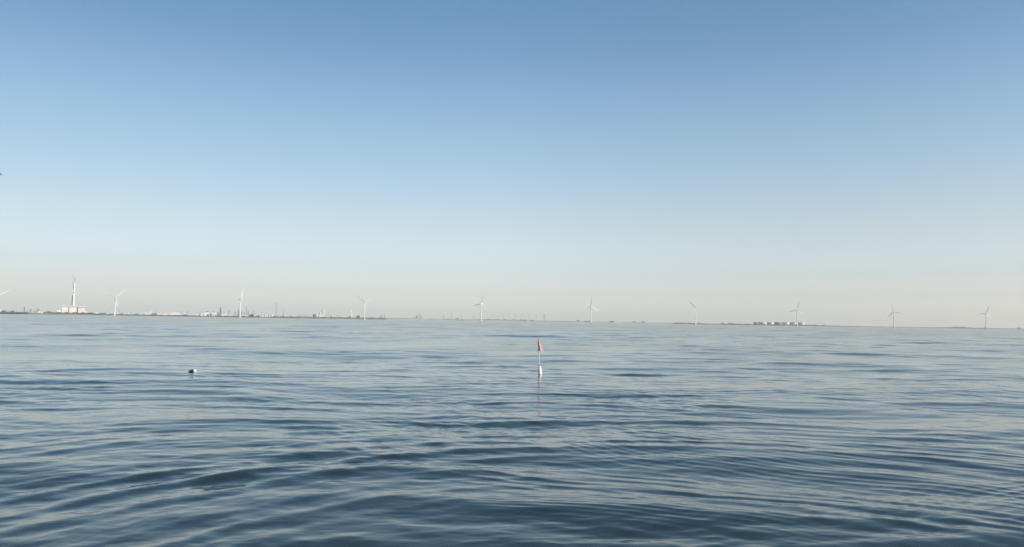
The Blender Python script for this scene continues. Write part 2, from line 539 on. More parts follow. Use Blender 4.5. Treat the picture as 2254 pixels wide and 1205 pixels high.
BLADE = None
TOWER = None
TURBS = [(-5, 62, 'wind turbine cut by the left edge, one raised blade in view'),
         (252, 47, 'white wind turbine just right of the power station chimney'),
         (528, 3, 'white wind turbine among the dark refinery columns'),
         (802, 60, 'white wind turbine with its blades in a Y, fourth from the left'),
         (1059, 17, 'white wind turbine behind the dark shrub band, left of the flag buoy'),
         (1300, 3, 'white wind turbine with one blade upright and one low to the right'),
         (1531, -47, 'white wind turbine with all three blades spread, on the thin dike'),
         (1755, 12, 'white wind turbine standing in front of the oil tanks'),
         (1968, -18, 'white wind turbine with both visible blades pointing left'),
         (2171, 20, 'smallest white wind turbine, last one before the right edge')]
BL = BODY = None
for i, (u, ang, lab) in enumerate(TURBS):
    Y = turb_Y(u); x = X_at(u, Y)
    t = thing('wind_turbine', lab, 'wind turbine', (x, Y, 0), 0, 'row of white wind turbines along the far shore')
    yaw = R((35, 35, 78, 18, -28, 8, -6, -20, -42, -24)[i])
    if BODY is None:
        bm = bmesh.new(); lathe(bm, [(-2, 5.5), (3.2, 5.5), (3.4, 5.2)], 20); f_ = obj('foundation', bm, M_CONC, t, True)
        bm = bmesh.new(); lathe(bm, [(3.4, 2.9), (5, 2.75), (30, 2.45), (55, 2.1), (78, 1.75)], 24); tw = obj('tower', bm, M_WHITE, t, True)
        bm = bmesh.new(); box(bm, -2.1, 2.1, -3.6, 10.0, 77.9, 82.3)
        bmesh.ops.bevel(bm, geom=list(bm.edges), offset=.7, segments=2, affect='EDGES')
        nc = obj('nacelle', bm, M_WHITE, t)
        bm = bmesh.new()
        loft(bm, [ring(bm, Vector((0, y, 0)), r, 16, (Vector((1, 0, 0)), Vector((0, 0, 1)))) for y, r in ((1.9, 1.8), (0.6, 1.9), (-1, 1.7), (-2.2, 1.1), (-2.7, .3))])
        hb = obj('hub', bm, M_WHITE, t, True)
        bl = [obj('blade', blade_mesh(), M_WHITE, hb, True)]
        for k in (1, 2):
            b = bl[0].copy(); C.objects.link(b); b.parent = hb; bl.append(b)
        BODY = (f_, tw, nc, hb, bl)
    else:
        f_, tw, nc, hb0, bl0 = BODY
        parts = []
        for p in (f_, tw, nc, hb0):
            c = p.copy(); C.objects.link(c); c.parent = t; parts.append(c)
        nc, hb = parts[2], parts[3]
        bl = []
        for b0 in bl0:
            b = b0.copy(); C.objects.link(b); b.parent = hb; bl.append(b)
    nc.rotation_euler = (0, 0, yaw)
    hb.location = Matrix.Rotation(yaw, 3, 'Z') @ Vector((0, -5.4, 80.2))
    hb.rotation_euler = (0, 0, yaw)
    for k, b in enumerate(bl):
        b.rotation_euler = (0, R(ang + 120 * k), 0)

# ---- buildings: helper building a shed or block between photo columns
def shed(u0, u1, vt, vb, Y, m, label, roof='flat', m_roof=None, cat='building', name='shed', depth=None, doors=0, group=None, base=None, strip_m=None):
    k = Y / F
    uc = 0.5 * (u0 + u1); x = X_at(uc, Y); th = math.atan2(-x, Y); W = (u1 - u0) * k * math.cos(th)
    zb = LZ if base is None else base
    zb = min(zb, Z_at(uc, vb, Y)) if vb else zb
    H = Z_at(uc, vt, Y) - zb
    D = depth or max(10, 0.6 * W)
    t = thing(name, label, cat, (x, Y, zb), th, group)
    rh = 0 if roof == 'flat' else min(H * .35, 7)
    bm = bmesh.new(); box(bm, -W / 2, W / 2, 0, D, -1, H - rh - (0.8 if roof == 'flat' else 0)); obj('wall', bm, m, t)
    bm = bmesh.new()
    if roof == 'flat':
        box(bm, -W / 2 - .3, W / 2 + .3, -.3, D + .3, H - .8, H)
    elif roof == 'gable':                       # ridge runs away from the viewer
        p = [(-W / 2 - .4, H - rh), (W / 2 + .4, H - rh), (0, H)]
        a = [bm.verts.new((q[0], -.4, q[1])) for q in p]; b = [bm.verts.new((q[0], D + .4, q[1])) for q in p]
        loft(bm, [a, b])
    elif roof == 'ridge':                       # ridge runs along the front
        p = [(-.4, H - rh), (D + .4, H - rh), (D / 2, H)]
        a = [bm.verts.new((-W / 2 - .4, q[0], q[1])) for q in p]; b = [bm.verts.new((W / 2 + .4, q[0], q[1])) for q in p]
        loft(bm, [a, b])
    elif roof == 'slant':                       # mono-pitch falling to the left
        a = [bm.verts.new(q) for q in ((-W / 2, -.3, H - rh), (W / 2, -.3, H - rh), (W / 2, -.3, H))]
        b = [bm.verts.new(q) for q in ((-W / 2, D, H - rh), (W / 2, D, H - rh), (W / 2, D, H))]
        loft(bm, [a, b])
    elif roof == 'barrel':
        r0 = []; r1 = []
        for i in range(9):
            a_ = math.pi * i / 8
            r0.append(bm.verts.new((-W / 2 * math.cos(a_), -.3, H - rh + rh * math.sin(a_))))
            r1.append(bm.verts.new((-W / 2 * math.cos(a_), D, H - rh + rh * math.sin(a_))))
        loft(bm, [r0, r1])
    obj('roof', bm, m_roof or m, t)
    for i in range(doors):
        bm = bmesh.new(); cx = -W / 2 + W * (i + .5) / doors
        box(bm, cx - W / doors * .22, cx + W / doors * .22, -.25, -.02, 0, (H - rh) * .55)
        obj('door', bm, M_GREY, t)
    return t

def tank(u0, u1, vt, Y, m, label, group=None, dome=.08, name='storage_tank'):
    k = Y / F; uc = .5 * (u0 + u1); r = (u1 - u0) * k / 2; H = Z_at(uc, vt, Y) - LZ
    t = thing(name, label, 'storage tank', (X_at(uc, Y), Y, LZ), 0, group)
    bm = bmesh.new(); lathe(bm, [(-1, r), (H * .93, r), (H * .93, r * 1.02), (H * .96, r * 1.02)], 32); obj('shell', bm, m, t, True)
    bm = bmesh.new(); lathe(bm, [(H * .962, r * .98), (H * .98 , r * .6), (H, r * .05)], 32); obj('roof', bm, m, t, True)
    bm = bmesh.new()
    for i in range(8):
        a0, a1 = R(200 + i * 14), R(214 + i * 14)
        bar(bm, (r * 1.03 * math.cos(a0), r * 1.03 * math.sin(a0), H * .9 * i / 8), (r * 1.03 * math.cos(a1), r * 1.03 * math.sin(a1), H * .9 * (i + 1) / 8), .3, .3, 4)
    obj('stair', bm, M_STEEL, t)
    return t

def stack(u, w0, w1, vt, Y, m, label, cat='chimney', name='chimney', n=16, group=None, lean=0.0):
    k = Y / F; H = Z_at(u, vt, Y) - LZ
    t = thing(name, label, cat, (X_at(u, Y), Y, LZ), 0, group)
    bm = bmesh.new(); bar(bm, (0, 0, -1), (lean * k, 0, H * .97), w0 * k / 2, w1 * k / 2, n); obj('shaft', bm, m, t, True)
    bm = bmesh.new(); lathe(bm, [(H * .965, w1 * k / 2 * 1.25), (H, w1 * k / 2 * 1.25)], n, (lean * k, 0, 0)); obj('rim', bm, m, t, True)
    return t

def lattice_tower(u, wpx, vt, Y, label, cat='mast', name='lattice_mast', arms=0, m=None, top=0.3, group=None, ball=False):
    k = Y / F; H = Z_at(u, vt, Y) - LZ; W = wpx * k / 2
    t = thing(name, label, cat, (X_at(u, Y), Y, LZ), 0, group)
    bm = bmesh.new(); n = 7; rr = max(.22, 0.10 * W)
    wz = lambda s: W * (1 - s) + W * top * s
    cs = [(-1, -1), (1, -1), (1, 1), (-1, 1)]
    for a, b in cs:
        bar(bm, (a * W, b * W, -1), (a * W * top, b * W * top, H), rr * 1.4, rr, 5)
    for i in range(n):
        s0, s1 = i / n, (i + 1) / n
        for j in range(4):
            a, b = cs[j], cs[(j + 1) % 4]
            bar(bm, (a[0] * wz(s0), a[1] * wz(s0), s0 * H), (b[0] * wz(s1), b[1] * wz(s1), s1 * H), rr * .8, rr * .8, 4)
            bar(bm, (b[0] * wz(s0), b[1] * wz(s0), s0 * H), (a[0] * wz(s1), a[1] * wz(s1), s1 * H), rr * .8, rr * .8, 4)
    obj('frame', bm, m or M_STEEL, t)
    for i in range(arms):
        z = H * (.98 - .13 * i); L = (2.6 + .9 * (i == 1)) * k
        bm = bmesh.new()
        bar(bm, (-L, 0, z), (L, 0, z), .3, .3, 4); bar(bm, (-L, 0, z), (0, 0, z + H * .04), .25, .25, 4); bar(bm, (L, 0, z), (0, 0, z + H * .04), .25, .25, 4)
        for q in (-L, L): bar(bm, (q, 0, z), (q, 0, z - 2.6), .2, .2, 4)
        obj('crossarm', bm, m or M_STEEL, t)
    if ball:
        bm = bmesh.new(); bmesh.ops.create_icosphere(bm, subdivisions=3, radius=1.6 * k, matrix=Matrix.Translation((0, 0, H + .6 * k))); obj('radome', bm, M_WHITE, t, True)
    return t

# -- power station
Yp = 5400.0; kp = Yp / F
ps = thing('power_station', 'pale pink power station of three tall blocks on the shore at the left', 'power station', (X_at(160, Yp), Yp, LZ), R(28.6))
XP = lambda u: (u - 160) * kp * math.cos(R(28.6))
for (a, b, vt, dz, m) in ((135.8, 149.9, 673.6, 0, M_PALE), (151.6, 168.4, 673.6, 0, M_PALE), (171.2, 186.6, 674.0, 0, M_CREAM)):
    H = Z_at(160, vt, Yp) - LZ
    xa, xb = XP(a), XP(b)
    bm = bmesh.new(); box(bm, xa, xb, 0, 60, -1, H - 9)
    bl_ = obj('block', bm, m, ps)
    for i in range(4):                           # ribs and tall louvres on the front
        bm = bmesh.new(); cx = xa + (xb - xa) * (i + .5) / 4
        box(bm, cx - 3.2, cx + 3.2, -.35, -.02, 10, H - 20); obj('louvre', bm, m, bl_)
    bm = bmesh.new(); box(bm, xa + .5, xb - .5, 1.2, 59, H - 9.02 + .04, H - 5.5); obj('window_band', bm, M_DARK, ps)
    bm = bmesh.new(); box(bm, xa - 1.0, xb + 1.0, -3.5, 62, H - 5.5, H); obj('roof', bm, M_SHED, ps)
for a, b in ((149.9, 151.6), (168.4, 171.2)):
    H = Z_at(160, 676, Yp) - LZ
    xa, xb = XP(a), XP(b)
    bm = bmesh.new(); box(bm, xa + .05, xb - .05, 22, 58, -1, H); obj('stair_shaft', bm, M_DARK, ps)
H = Z_at(130, 680.0, Yp) - LZ
xa, xb = XP(125.6), XP(135.8)
bm = bmesh.new(); box(bm, xa, xb - .1, 5, 50, -1, H * .72); obj('annex', bm, M_PALE, ps)
bm = bmesh.new(); box(bm, xa + 12, xb - .1, 8, 48, H * .72, H); obj('annex', bm, M_PALE, ps)
bm = bmesh.new(); box(bm, XP(187.2), XP(191.0), 5, 40, -1, Z_at(190, 685, Yp) - LZ); obj('annex', bm, M_CREAM, ps)

Yc = 5480.0; kc = Yc / F
ch = thing('power_station_chimney', 'tall slender white chimney with a collar, rising behind the power station', 'chimney', (X_at(160, Yc), Yc, LZ), R(28.6))
zt, zm = Z_at(160, 622.6, Yc) - LZ, Z_at(160, 649.5, Yc) - LZ
CX0 = (1.8, 0, 0)
bm = bmesh.new(); lathe(bm, [(-1, 7.0), (zm * .5, 6.2), (zm - 6, 5.8)], 28, CX0); obj('lower_shaft', bm, M_WHITE, ch, True)
bm = bmesh.new(); lathe(bm, [(zm - 6, 6.2), (zm - 4, 8.6), (zm + 5, 8.6), (zm + 7, 6.0)], 28, CX0); obj('collar', bm, M_WHITE, ch, True)
bm = bmesh.new(); lathe(bm, [(zm + 7, 4.0), (zm + 20, 4.0)], 28, CX0); obj('neck', bm, M_CONC, ch, True)
bm = bmesh.new(); lathe(bm, [(zm + 20, 5.6), (zt - 4, 5.4), (zt, 5.4)], 28, CX0); obj('upper_shaft', bm, M_WHITE, ch, True)
bm = bmesh.new(); lathe(bm, [(-1, 4.0), (zm - 4, 3.8)], 14, (-6.0, -3.6, 0)); obj('dark_side_column', bm, M_DARK, ch, True)  # dark column added along the left of the lower shaft
bm = bmesh.new(); lathe(bm, [(zt - 44, 2.2), (zt + 1, 2.1)], 12, (-4.6, -3.2, 0)); obj('dark_top_column', bm, M_DARK, ch, True)  # thinner dark column added at the left of the top
bm = bmesh.new(); lathe(bm, [(zt, 4.4), (zt + 3, 4.2)], 20, CX0); obj('flue', bm, M_DARK, ch, True)

# smoke drifting off the top
bm = bmesh.new()
rg = random.Random(8)
for i, (dx, dz, r) in enumerate(((1, 9, 5), (-1, 17, 7), (1, 26, 9), (-3, 34, 8), (-8, 42, 7), (-12, 49, 5))):
    bmesh.ops.create_icosphere(bm, subdivisions=2, radius=r, matrix=Matrix.Translation((dx * 1.0, 0, zt + dz)))
for v in bm.verts:
    v.co += Vector((rg.gauss(0, .8), rg.gauss(0, .8), rg.gauss(0, .8)))
sm = bpy.data.materials.new('smoke'); sm.use_nodes = True
nn = sm.node_tree.nodes; nn.remove(nn['Principled BSDF'])
vn = nn.new('ShaderNodeVolumePrincipled'); vn.inputs['Color'].default_value = (.45, .45, .45, 1); vn.inputs['Density'].default_value = 0.030
sm.node_tree.links.new(vn.outputs[0], nn['Material Output'].inputs['Volume'])
so = obj('smoke', bm, sm); so.location = (X_at(160, Yc), Yc, LZ)
tag(so, 'thin grey smoke wisp above the tall chimney', 'smoke', kind='stuff')

# -- sheds, blocks and houses
T = [
 (0.5, 3.5, 681.6, 5000, M_SHED, 'small white building cut by the left edge of the shore', 'flat', None, 0),
 (63.5, 69.5, 681.4, 4900, M_GREY, 'grey block beside the dark silo tower', 'flat', None, 0),
 (71, 77.5, 684.4, 4800, M_GREY, 'low grey sloping-roofed shed left of the dark-roofed hall', 'slant', None, 0),
 (80, 87.5, 680.2, 4800, M_GREY, 'dark-roofed hall above the pale heaps at the left', 'ridge', M_GREY, 0),
 (83, 90, 684.4, 4600, M_SHED, 'pale hall directly in front of the dark-roofed hall', 'gable', None, 1),
 (92, 96.5, 686.4, 4500, M_SHED, 'bright white cabin at the right end of the pale heaps', 'flat', None, 0),
 (204.5, 209.5, 686.6, 4300, M_SHED, 'left one of twin white gabled barns right of the power station', 'gable', None, 0),
 (210, 215.5, 686.6, 4300, M_SHED, 'right one of twin white gabled barns right of the power station', 'gable', None, 0),
 (219, 234, 689.2, 4500, M_CREAM, 'long low cream shed left of the leftmost full turbine', 'ridge', M_GREY, 3),
 (235.8, 238.8, 688.2, 4300, M_SHED, 'tiny white house beside the leftmost full turbine', 'gable', None, 0),
 (256, 279, 690.0, 4700, M_PALE, 'long pale hall behind the dark bush', 'flat', None, 0),
 (283, 296, 691.6, 4300, M_SHED, 'low white shed attached right of the white drum', 'ridge', M_PALE, 2),
 (297, 306, 691.0, 4700, M_RUST, 'brownish low shed left of the longest white shed', 'flat', None, 0),
 (307, 331.5, 691.2, 4300, M_SHED, 'longest white shed, below the white water tower', 'ridge', M_SHED, 4),
 (320, 329, 688.8, 4700, M_CREAM, 'cream hall rising behind the longest white shed', 'flat', None, 0),
 (334, 345, 690.0, 4900, M_RUST, 'dull brown works right of the white water tower', 'flat', None, 0),
 (346, 357.5, 690.4, 4400, M_SHED, 'pale shed standing alone, right of the brown works', 'ridge', M_PALE, 2),
 (361, 369, 690.8, 4500, M_PALE, 'small pale block between two low sheds', 'flat', None, 0),
 (371, 379, 689.2, 4900, M_CREAM, 'cream block partly hidden behind low scrub', 'flat', None, 0),
 (380, 386, 688.3, 4700, M_PALE, 'left high pale block of the stepped works', 'flat', None, 0),
 (386.5, 392, 688.0, 4650, M_SHED, 'middle white-roofed block of the stepped works', 'flat', None, 0),
 (392.5, 397, 689.6, 4700, M_PALE, 'right low pinkish block of the stepped works', 'flat', None, 0),
 (404, 408.5, 688.6, 4600, M_SHED, 'small white house above the dark bushes', 'gable', None, 0),
 (418, 426.5, 692.6, 4250, M_SHED, 'bright white barrel-roofed store on the waterside', 'barrel', None, 0),
 (427.5, 441, 691.8, 4400, M_CREAM, 'cream low shed right of the barrel-roofed store', 'flat', None, 2),
 (442.5, 452, 690.2, 4400, M_SHED, 'lower left wing of the first big white hall', 'flat', None, 1),
 (452.3, 460, 687.8, 4420, M_SHED, 'first big white hall, with a dark vent on its roof', 'flat', None, 1),
 (462.5, 466.5, 690.4, 4420, M_SHED, 'narrow white annex between the two big white halls', 'flat', None, 0),
 (466.8, 476.5, 687.9, 4400, M_SHED, 'second big white hall, just left of the lattice tower', 'flat', None, 2),
 (478, 480.5, 687.6, 4700, M_GREY, 'narrow grey block left of the lattice tower', 'flat', None, 0),
 (487, 500, 692.0, 4800, M_PALE, 'pale low works right of the lattice tower', 'flat', None, 0),
 (501, 516, 693.0, 4700, M_CREAM, 'greenish cream low shed left of the refinery', 'ridge', None, 0),
 (531, 551, 694.6, 4300, M_SHED, 'low lilac-white shed in front of the refinery columns', 'flat', None, 3),
 (559.5, 562.5, 693.6, 4300, M_SHED, 'tiny white hut right of the violet tree clump', 'gable', None, 0),
 (564.5, 572, 692.4, 4400, M_CREAM, 'cream sloping-roofed hall left of the white drums', 'slant', None, 0),
 (587, 591, 694.0, 4600, M_PALE, 'pale block between the white drums', 'flat', None, 0),
 (625, 633, 694.2, 4300, M_SHED, 'white sloping-roofed house right of the short mast', 'slant', None, 1),
 (634, 638, 696.2, 4300, M_PALE, 'tiny pale lean-to right of the white sloping-roofed house', 'flat', None, 0),
 (642.6, 644.9, 693.8, 4300, M_SHED, 'narrow white kiosk alone on the dike', 'flat', None, 0),
 (688.5, 696, 692.4, 4500, M_DARK, 'dark grey cube-like hall left of the ball-topped works', 'flat', None, 0),
 (696.5, 702, 692.0, 4600, M_PALE, 'pale pink left wing of the ball-topped works', 'flat', None, 0),
 (702.5, 711, 693.4, 4600, M_PALE, 'pale pink main block carrying the white ball', 'flat', None, 0),
 (693.5, 699, 696.6, 4250, M_SHED, 'low white shed in front of the dark cube-like hall', 'flat', None, 0),
 (722, 726, 695.8, 4300, M_SHED, 'small bright house left of the dark-roofed barn', 'gable', None, 0),
 (726.5, 730, 695.8, 4400, M_DARK, 'small dark-roofed barn between two bright houses', 'gable', M_DARK, 0),
 (731, 736.5, 695.8, 4300, M_SHED, 'bright house with a long roof right of the dark-roofed barn', 'ridge', None, 0),
 (739, 746, 695.2, 4500, M_RUST, 'brown peaked barn at the left end of the long grey shed', 'gable', M_RUST, 0),
 (737, 785, 697.2, 4300, M_PALE, 'very long low pale shed left of the Y-bladed turbine', 'flat', M_PALE, 8),
 (768, 772, 695.2, 4250, M_DARK, 'dark pump house in front of the very long shed', 'gable', M_DARK, 0),
 (791.5, 796, 696.2, 4250, M_SHED, 'white hut just left of the Y-bladed turbine', 'slant', None, 0),
 (818, 822.5, 698.2, 4250, M_SHED, 'left one of two white huts right of the Y-bladed turbine', 'gable', None, 0),
 (826, 830, 698.4, 4250, M_SHED, 'right one of two white huts right of the Y-bladed turbine', 'gable', None, 0),
 (915, 919.5, 695.4, 6800, M_GREY, 'faint grey low block beneath the forked distant tower', 'flat', None, 0),
 (1809, 1813.5, 715.6, 4300, M_GREY, 'grey hut on the dike right of the oil tanks', 'gable', M_GREY, 0),
 (1814, 1816, 714.8, 4290, M_SHED, 'tiny white kiosk against the grey hut', 'flat', None, 0),
 (2227, 2231, 721.6, 4600, M_PALE, 'tiny pale house near the right edge of the shore', 'gable', None, 0),
 (2239.5, 2242.6, 720.9, 4500, M_GREY, 'grey hut left of the white boathouse at the right edge', 'flat', None, 0),
 (2243, 2246.5, 721.0, 4450, M_SHED, 'white boathouse at the right edge of the shore', 'gable', None, 0),
]
for (a, b, vt, Y, m, lab, rf, mr, dr) in T:
    nm = 'hall' if 'hall' in lab else 'house' if 'house' in lab and 'boat' not in lab else 'barn' if 'barn' in lab else 'hut' if 'hut' in lab else 'shed' if 'shed' in lab else 'building'
    shed(a, b, vt, None, Y, m, lab, rf, mr, cat=nm, name=nm, doors=dr)

# crowded tiny works behind the front row, and the thin stacks that rise out of them
rgc = random.Random(77)
for i in range(34):
    u = (100, 124, 194, 240, 262, 300)[i] if i < 6 else 300 + (i - 6) * 10.2 + rgc.uniform(-3, 3)
    wpx = rgc.uniform(2.5, 6); hp = rgc.uniform(2.6, 5.4); Y = rgc.uniform(5200, 6200)
    shed(u, u + wpx, v_hor(u) - hp, None, Y, rgc.choice([M_PALE, M_CREAM, M_CONC, M_RUST, M_CONC]), 'one of many tiny hazy blocks crowded behind the front row of sheds',
         rgc.choice(['flat', 'flat', 'ridge', 'gable']), None, cat='building', name='works_block', group='tiny blocks behind the front row of sheds')
for i in range(22):
    u = 262 + i * 12.5 + rgc.uniform(-4, 4); hp = rgc.uniform(8, 15)
    stack(u, .8, .55, v_hor(u) - hp, rgc.uniform(6800, 8200), rgc.choice([M_STEEL, M_CONC]), 'one of the barely visible thin stacks far behind the sheds', 'chimney', 'chimney',
          n=8, group='barely visible stacks in the haze behind the sheds')

# vents on the two white halls
for (a, b, vt, lab) in ((454, 457.2, 685.4, 'dark vent housing on top of the first big white hall'), (468, 473, 686.3, 'dark vent housing on top of the second big white hall')):
    Y = 4430; uc = .5 * (a + b); H = Z_at(uc, vt, Y); z0 = Z_at(uc, 688.0, 4400)
    bm = bmesh.new(); W = (b - a) * Y / F / 2; box(bm, -W, W, 0, 8, 0, H - z0)
    bmesh.ops.bevel(bm, geom=list(bm.edges), offset=.8, segments=1, affect='EDGES')
    o = obj('vent_housing', bm, M_DARK); o.location = (X_at(uc, Y), Y - 4, z0 - .4); tag(o, lab, 'vent')

# frame shed: flat dark roof on posts
Y = 4350; t = thing('open_shelter', 'long open shelter with a flat dark roof on posts', 'shelter', (X_at(665, Y), Y, LZ))
H = Z_at(665, 695.4, Y) - LZ; W = 18 * Y / F / 2
bm = bmesh.new(); box(bm, -W, W, 0, 14, H - 1.2, H); obj('roof', bm, M_DARK, t)
for i in range(6):
    bm = bmesh.new(); x = -W + 1 + i * (2 * W - 2) / 5; box(bm, x - .5, x + .5, .5, 1.5, -1, H - 1.2); obj('post', bm, M_STEEL, t)

# pale heaps at the left
def heap(u0, u1, vt, Y, m, lab, seed):
    rg = random.Random(seed); k = Y / F; uc = .5 * (u0 + u1); W = (u1 - u0) * k / 2; H = Z_at(uc, vt, Y) - LZ
    bm = bmesh.new(); rings = []
    for s in (1, .82, .62, .4, .2, .04):
        r = [bm.verts.new((W * s * math.cos(a) * (1 + rg.uniform(-.06, .06)), 14 * s * math.sin(a), -1 + (H + 1) * (1 - s) ** .8 + rg.uniform(-.2, .2))) for a in [2 * math.pi * i / 22 for i in range(22)]]
        rings.append(r)
    loft(bm, rings)
    o = obj('sand_heap', bm, m, smooth=True); o.location = (X_at(uc, Y), Y, LZ); tag(o, lab, 'heap', 'pale heaps left of the power station')
heap(64, 80, 686.8, 4250, M_CONC, 'left, lower pale heap on the shore left of the power station', 1)
heap(76, 94, 685.2, 4300, M_CREAM, 'right, higher pale heap on the shore left of the power station', 2)

# -- tanks and drums
tank(279.6, 283.2, 689.6, 4300, M_SHED, 'white drum left of a low white shed, right of the dark bush')
for (a, b, lab) in ((574.5, 579, 'first white drum from the left, in front of the cream hall'), (581.5, 586, 'second white drum, left of the pale block'),
                    (590.5, 594.2, 'third white drum, smallest of the row'), (595.5, 600.5, 'fourth and widest white drum, nearest the tall thin chimney')):
    tank(a, b, 692.6, 4400, M_TANK, lab, group='white drums right of the refinery', name='storage_drum')
OT = [(1659, 1668.5, 709.6, M_GREY, 'smallest dark oil tank at the left end of the row'),
      (1669.5, 1687, 709.2, M_TANK, 'first pale oil tank from the left'),
      (1688, 1703.5, 709.4, M_TANK, 'second pale oil tank from the left'),
      (1704.5, 1720.5, 709.4, M_GREY, 'wide grey oil tank left of the middle of the row'),
      (1721.5, 1737.5, 709.6, M_TANK, 'third pale oil tank, left of the turbine tower'),
      (1738.5, 1754.5, 709.8, M_TANK, 'fourth pale oil tank, directly left of the turbine tower'),
      (1756.2, 1772, 710.2, M_TANK, 'rightmost oil tank, right of the turbine tower')]
for i, (a, b, vt, m, lab) in enumerate(OT):
    tank(a, b, vt, 4420 + 60 * (i % 2), m, lab, group='oil tanks behind the thin dike')

# -- chimneys, columns, masts
ST = [
 (53.2, 2.2, 1.9, 676.4, 5200, M_DARK, 'dark silo tower at the left of the shore', 'tower', 'silo_tower', 0),
 (36, .8, .7, 681.0, 6000, M_STEEL, 'faint thin stack far left of the dark silo tower', 'chimney', 'chimney', 0),
 (48.2, .9, .8, 681.0, 5600, M_STEEL, 'short thin stack close left of the dark silo tower', 'chimney', 'chimney', 0),
 (237.5, .8, .6, 684.0, 6500, M_STEEL, 'left of two faint stacks beside the leftmost full turbine', 'chimney', 'chimney', 0),
 (244.2, .9, .7, 685.2, 6500, M_WHITE, 'right of two faint stacks beside the leftmost full turbine', 'chimney', 'chimney', 0),
 (331, 1.3, 1.2, 685.2, 4500, M_WHITE, 'white water tower stem above the longest white shed', 'tower', 'water_tower', 0),
 (342, .7, .6, 681.0, 6500, M_STEEL, 'faint tall stack right of the white water tower', 'chimney', 'chimney', 0),
 (391, .7, .6, 683.0, 6500, M_STEEL, 'faint stack behind the stepped works', 'chimney', 'chimney', 0),
 (413, .8, .6, 683.5, 6500, M_STEEL, 'faint stack above the dark bushes', 'chimney', 'chimney', 0),
 (443, .8, .7, 683.8, 5400, M_STEEL, 'grey stack left of the first big white hall', 'chimney', 'chimney', 0),
 (503, 1.4, 1.1, 683.2, 6500, M_STEEL, 'faint blurred stack between lattice tower and refinery', 'chimney', 'chimney', 0),
 (505.5, 1.0, .8, 685.0, 6500, M_STEEL, 'shorter twin of the blurred stack left of the refinery', 'chimney', 'chimney', 0),
 (517.5, 2.4, 2.0, 686.0, 5600, M_STEEL, 'hazy grey column at the left of the refinery', 'column', 'refinery_column', 0),
 (524.6, 2.2, 1.8, 683.0, 5000, M_DARK, 'dark column touching the turbine tower on its left', 'column', 'refinery_column', 0),
 (531.3, 2.8, 2.2, 685.2, 5000, M_GREY, 'grey column just right of the turbine tower', 'column', 'refinery_column', 0),
 (537.5, 2.8, 2.4, 687.2, 5100, M_GREY, 'short grey column between the white vessel and the tall thin stack', 'column', 'refinery_column', 0),
 (542, 1.5, 1.0, 674.0, 5000, M_GREY, 'tall thin dark stack, highest of the refinery', 'chimney', 'chimney', 0),
 (545.4, 2.4, 2.2, 685.4, 5000, M_GREY, 'leaning grey column right of the highest refinery stack', 'column', 'refinery_column', 1.2),
 (557.4, .9, .7, 682.4, 5200, M_RUST, 'thin brown stack above the violet tree clump', 'chimney', 'chimney', 0),
 (561, .8, .6, 685.5, 5200, M_STEEL, 'short thin stack right of the thin brown stack', 'chimney', 'chimney', 0),
 (607.3, 1.5, 1.1, 666.6, 5200, M_GREY, 'tall thin chimney standing alone right of the white drums', 'chimney', 'chimney', 0),
 (712.8, 2.2, 1.9, 681.6, 5000, M_WHITE, 'white upright silo right of the ball-topped works', 'silo', 'silo_tower', 0),
 (708.4, .7, .6, 681.0, 6000, M_STEEL, 'faint stack just left of the white upright silo', 'chimney', 'chimney', 0),
 (722.5, .6, .5, 684.0, 6000, M_STEEL, 'faint short stack right of the white upright silo', 'chimney', 'chimney', 0),
 (774.8, 1.4, 1.3, 683.0, 4800, M_WHITE, 'white slightly leaning pole-like silo above the very long shed', 'silo', 'silo_tower', -2.2),
 (632.5, .7, .6, 690.6, 4600, M_STEEL, 'short stub stack on the white sloping-roofed house side', 'chimney', 'chimney', 0),
]
for (u, w0, w1, vt, Y, m, lab, cat, nm, lean) in ST:
    stack(u, w0, w1, vt, Y, m, lab, cat, nm, lean=lean)
# bulb of the water tower
bm = bmesh.new(); k = 4500 / F; wt = [o for o in C.objects if o.name.startswith('water_tower')][0]
Hh = Z_at(331, 685.2, 4500) - LZ; lathe(bm, [(Hh * .8, .7 * k), (Hh * .88, 1.6 * k), (Hh * 1.0, 1.6 * k), (Hh * 1.06, .4 * k)], 20)
obj('tank_bowl', bm, M_WHITE, wt, True)
# ball on the works
bm = bmesh.new(); k = 4620 / F; bmesh.ops.create_icosphere(bm, subdivisions=3, radius=2.6 * k)
o = obj('radome', bm, M_TANK, None, True); o.location = (X_at(704.3, 4620), 4620, Z_at(704.3, 690.6, 4620)); tag(o, 'grey-white ball-shaped radome resting on the pink works', 'radome')
# horizontal vessel between the columns
bm = bmesh.new(); lathe(bm, [(-1, 1.1 * 2.83), (18, 1.1 * 2.83), (22, 2.4), (24, .6)], 16)
o = obj('process_vessel', bm, M_SHED, None, True); o.location = (X_at(535, 5010), 5010, LZ); tag(o, 'pale round-topped vessel between two grey refinery columns', 'vessel')

lattice_tower(484.7, 4.2, 677.2, 4700, 'dark lattice tower right of the second big white hall', 'tower', 'lattice_tower', top=.35, m=M_DARK)
lattice_tower(623.2, 1.4, 684.4, 4500, 'short thin mast left of the white sloping-roofed house', top=.4)
lattice_tower(837.6, 1.8, 691.6, 4400, 'left of three masts at the end of the dike', top=.5)
lattice_tower(846.4, 1.6, 689.6, 4800, 'right of three masts at the end of the dike, tallest', top=.4)
lattice_tower(842.3, 1.0, 692.0, 5600, 'faint middle mast at the end of the dike', top=.4)
lattice_tower(922.6, 1.6, 689.0, 7200, 'faint distant forked tower above the pale dunes', 'tower', 'lattice_tower', top=.4)
lattice_tower(925.6, 3.0, 694.2, 7000, 'faint thick distant tower beside the forked tower', 'tower', 'lattice_tower', top=.8)
lattice_tower(975.8, 2.0, 693.0, 5800, 'grey mast left of the ball-topped mast', top=.7)
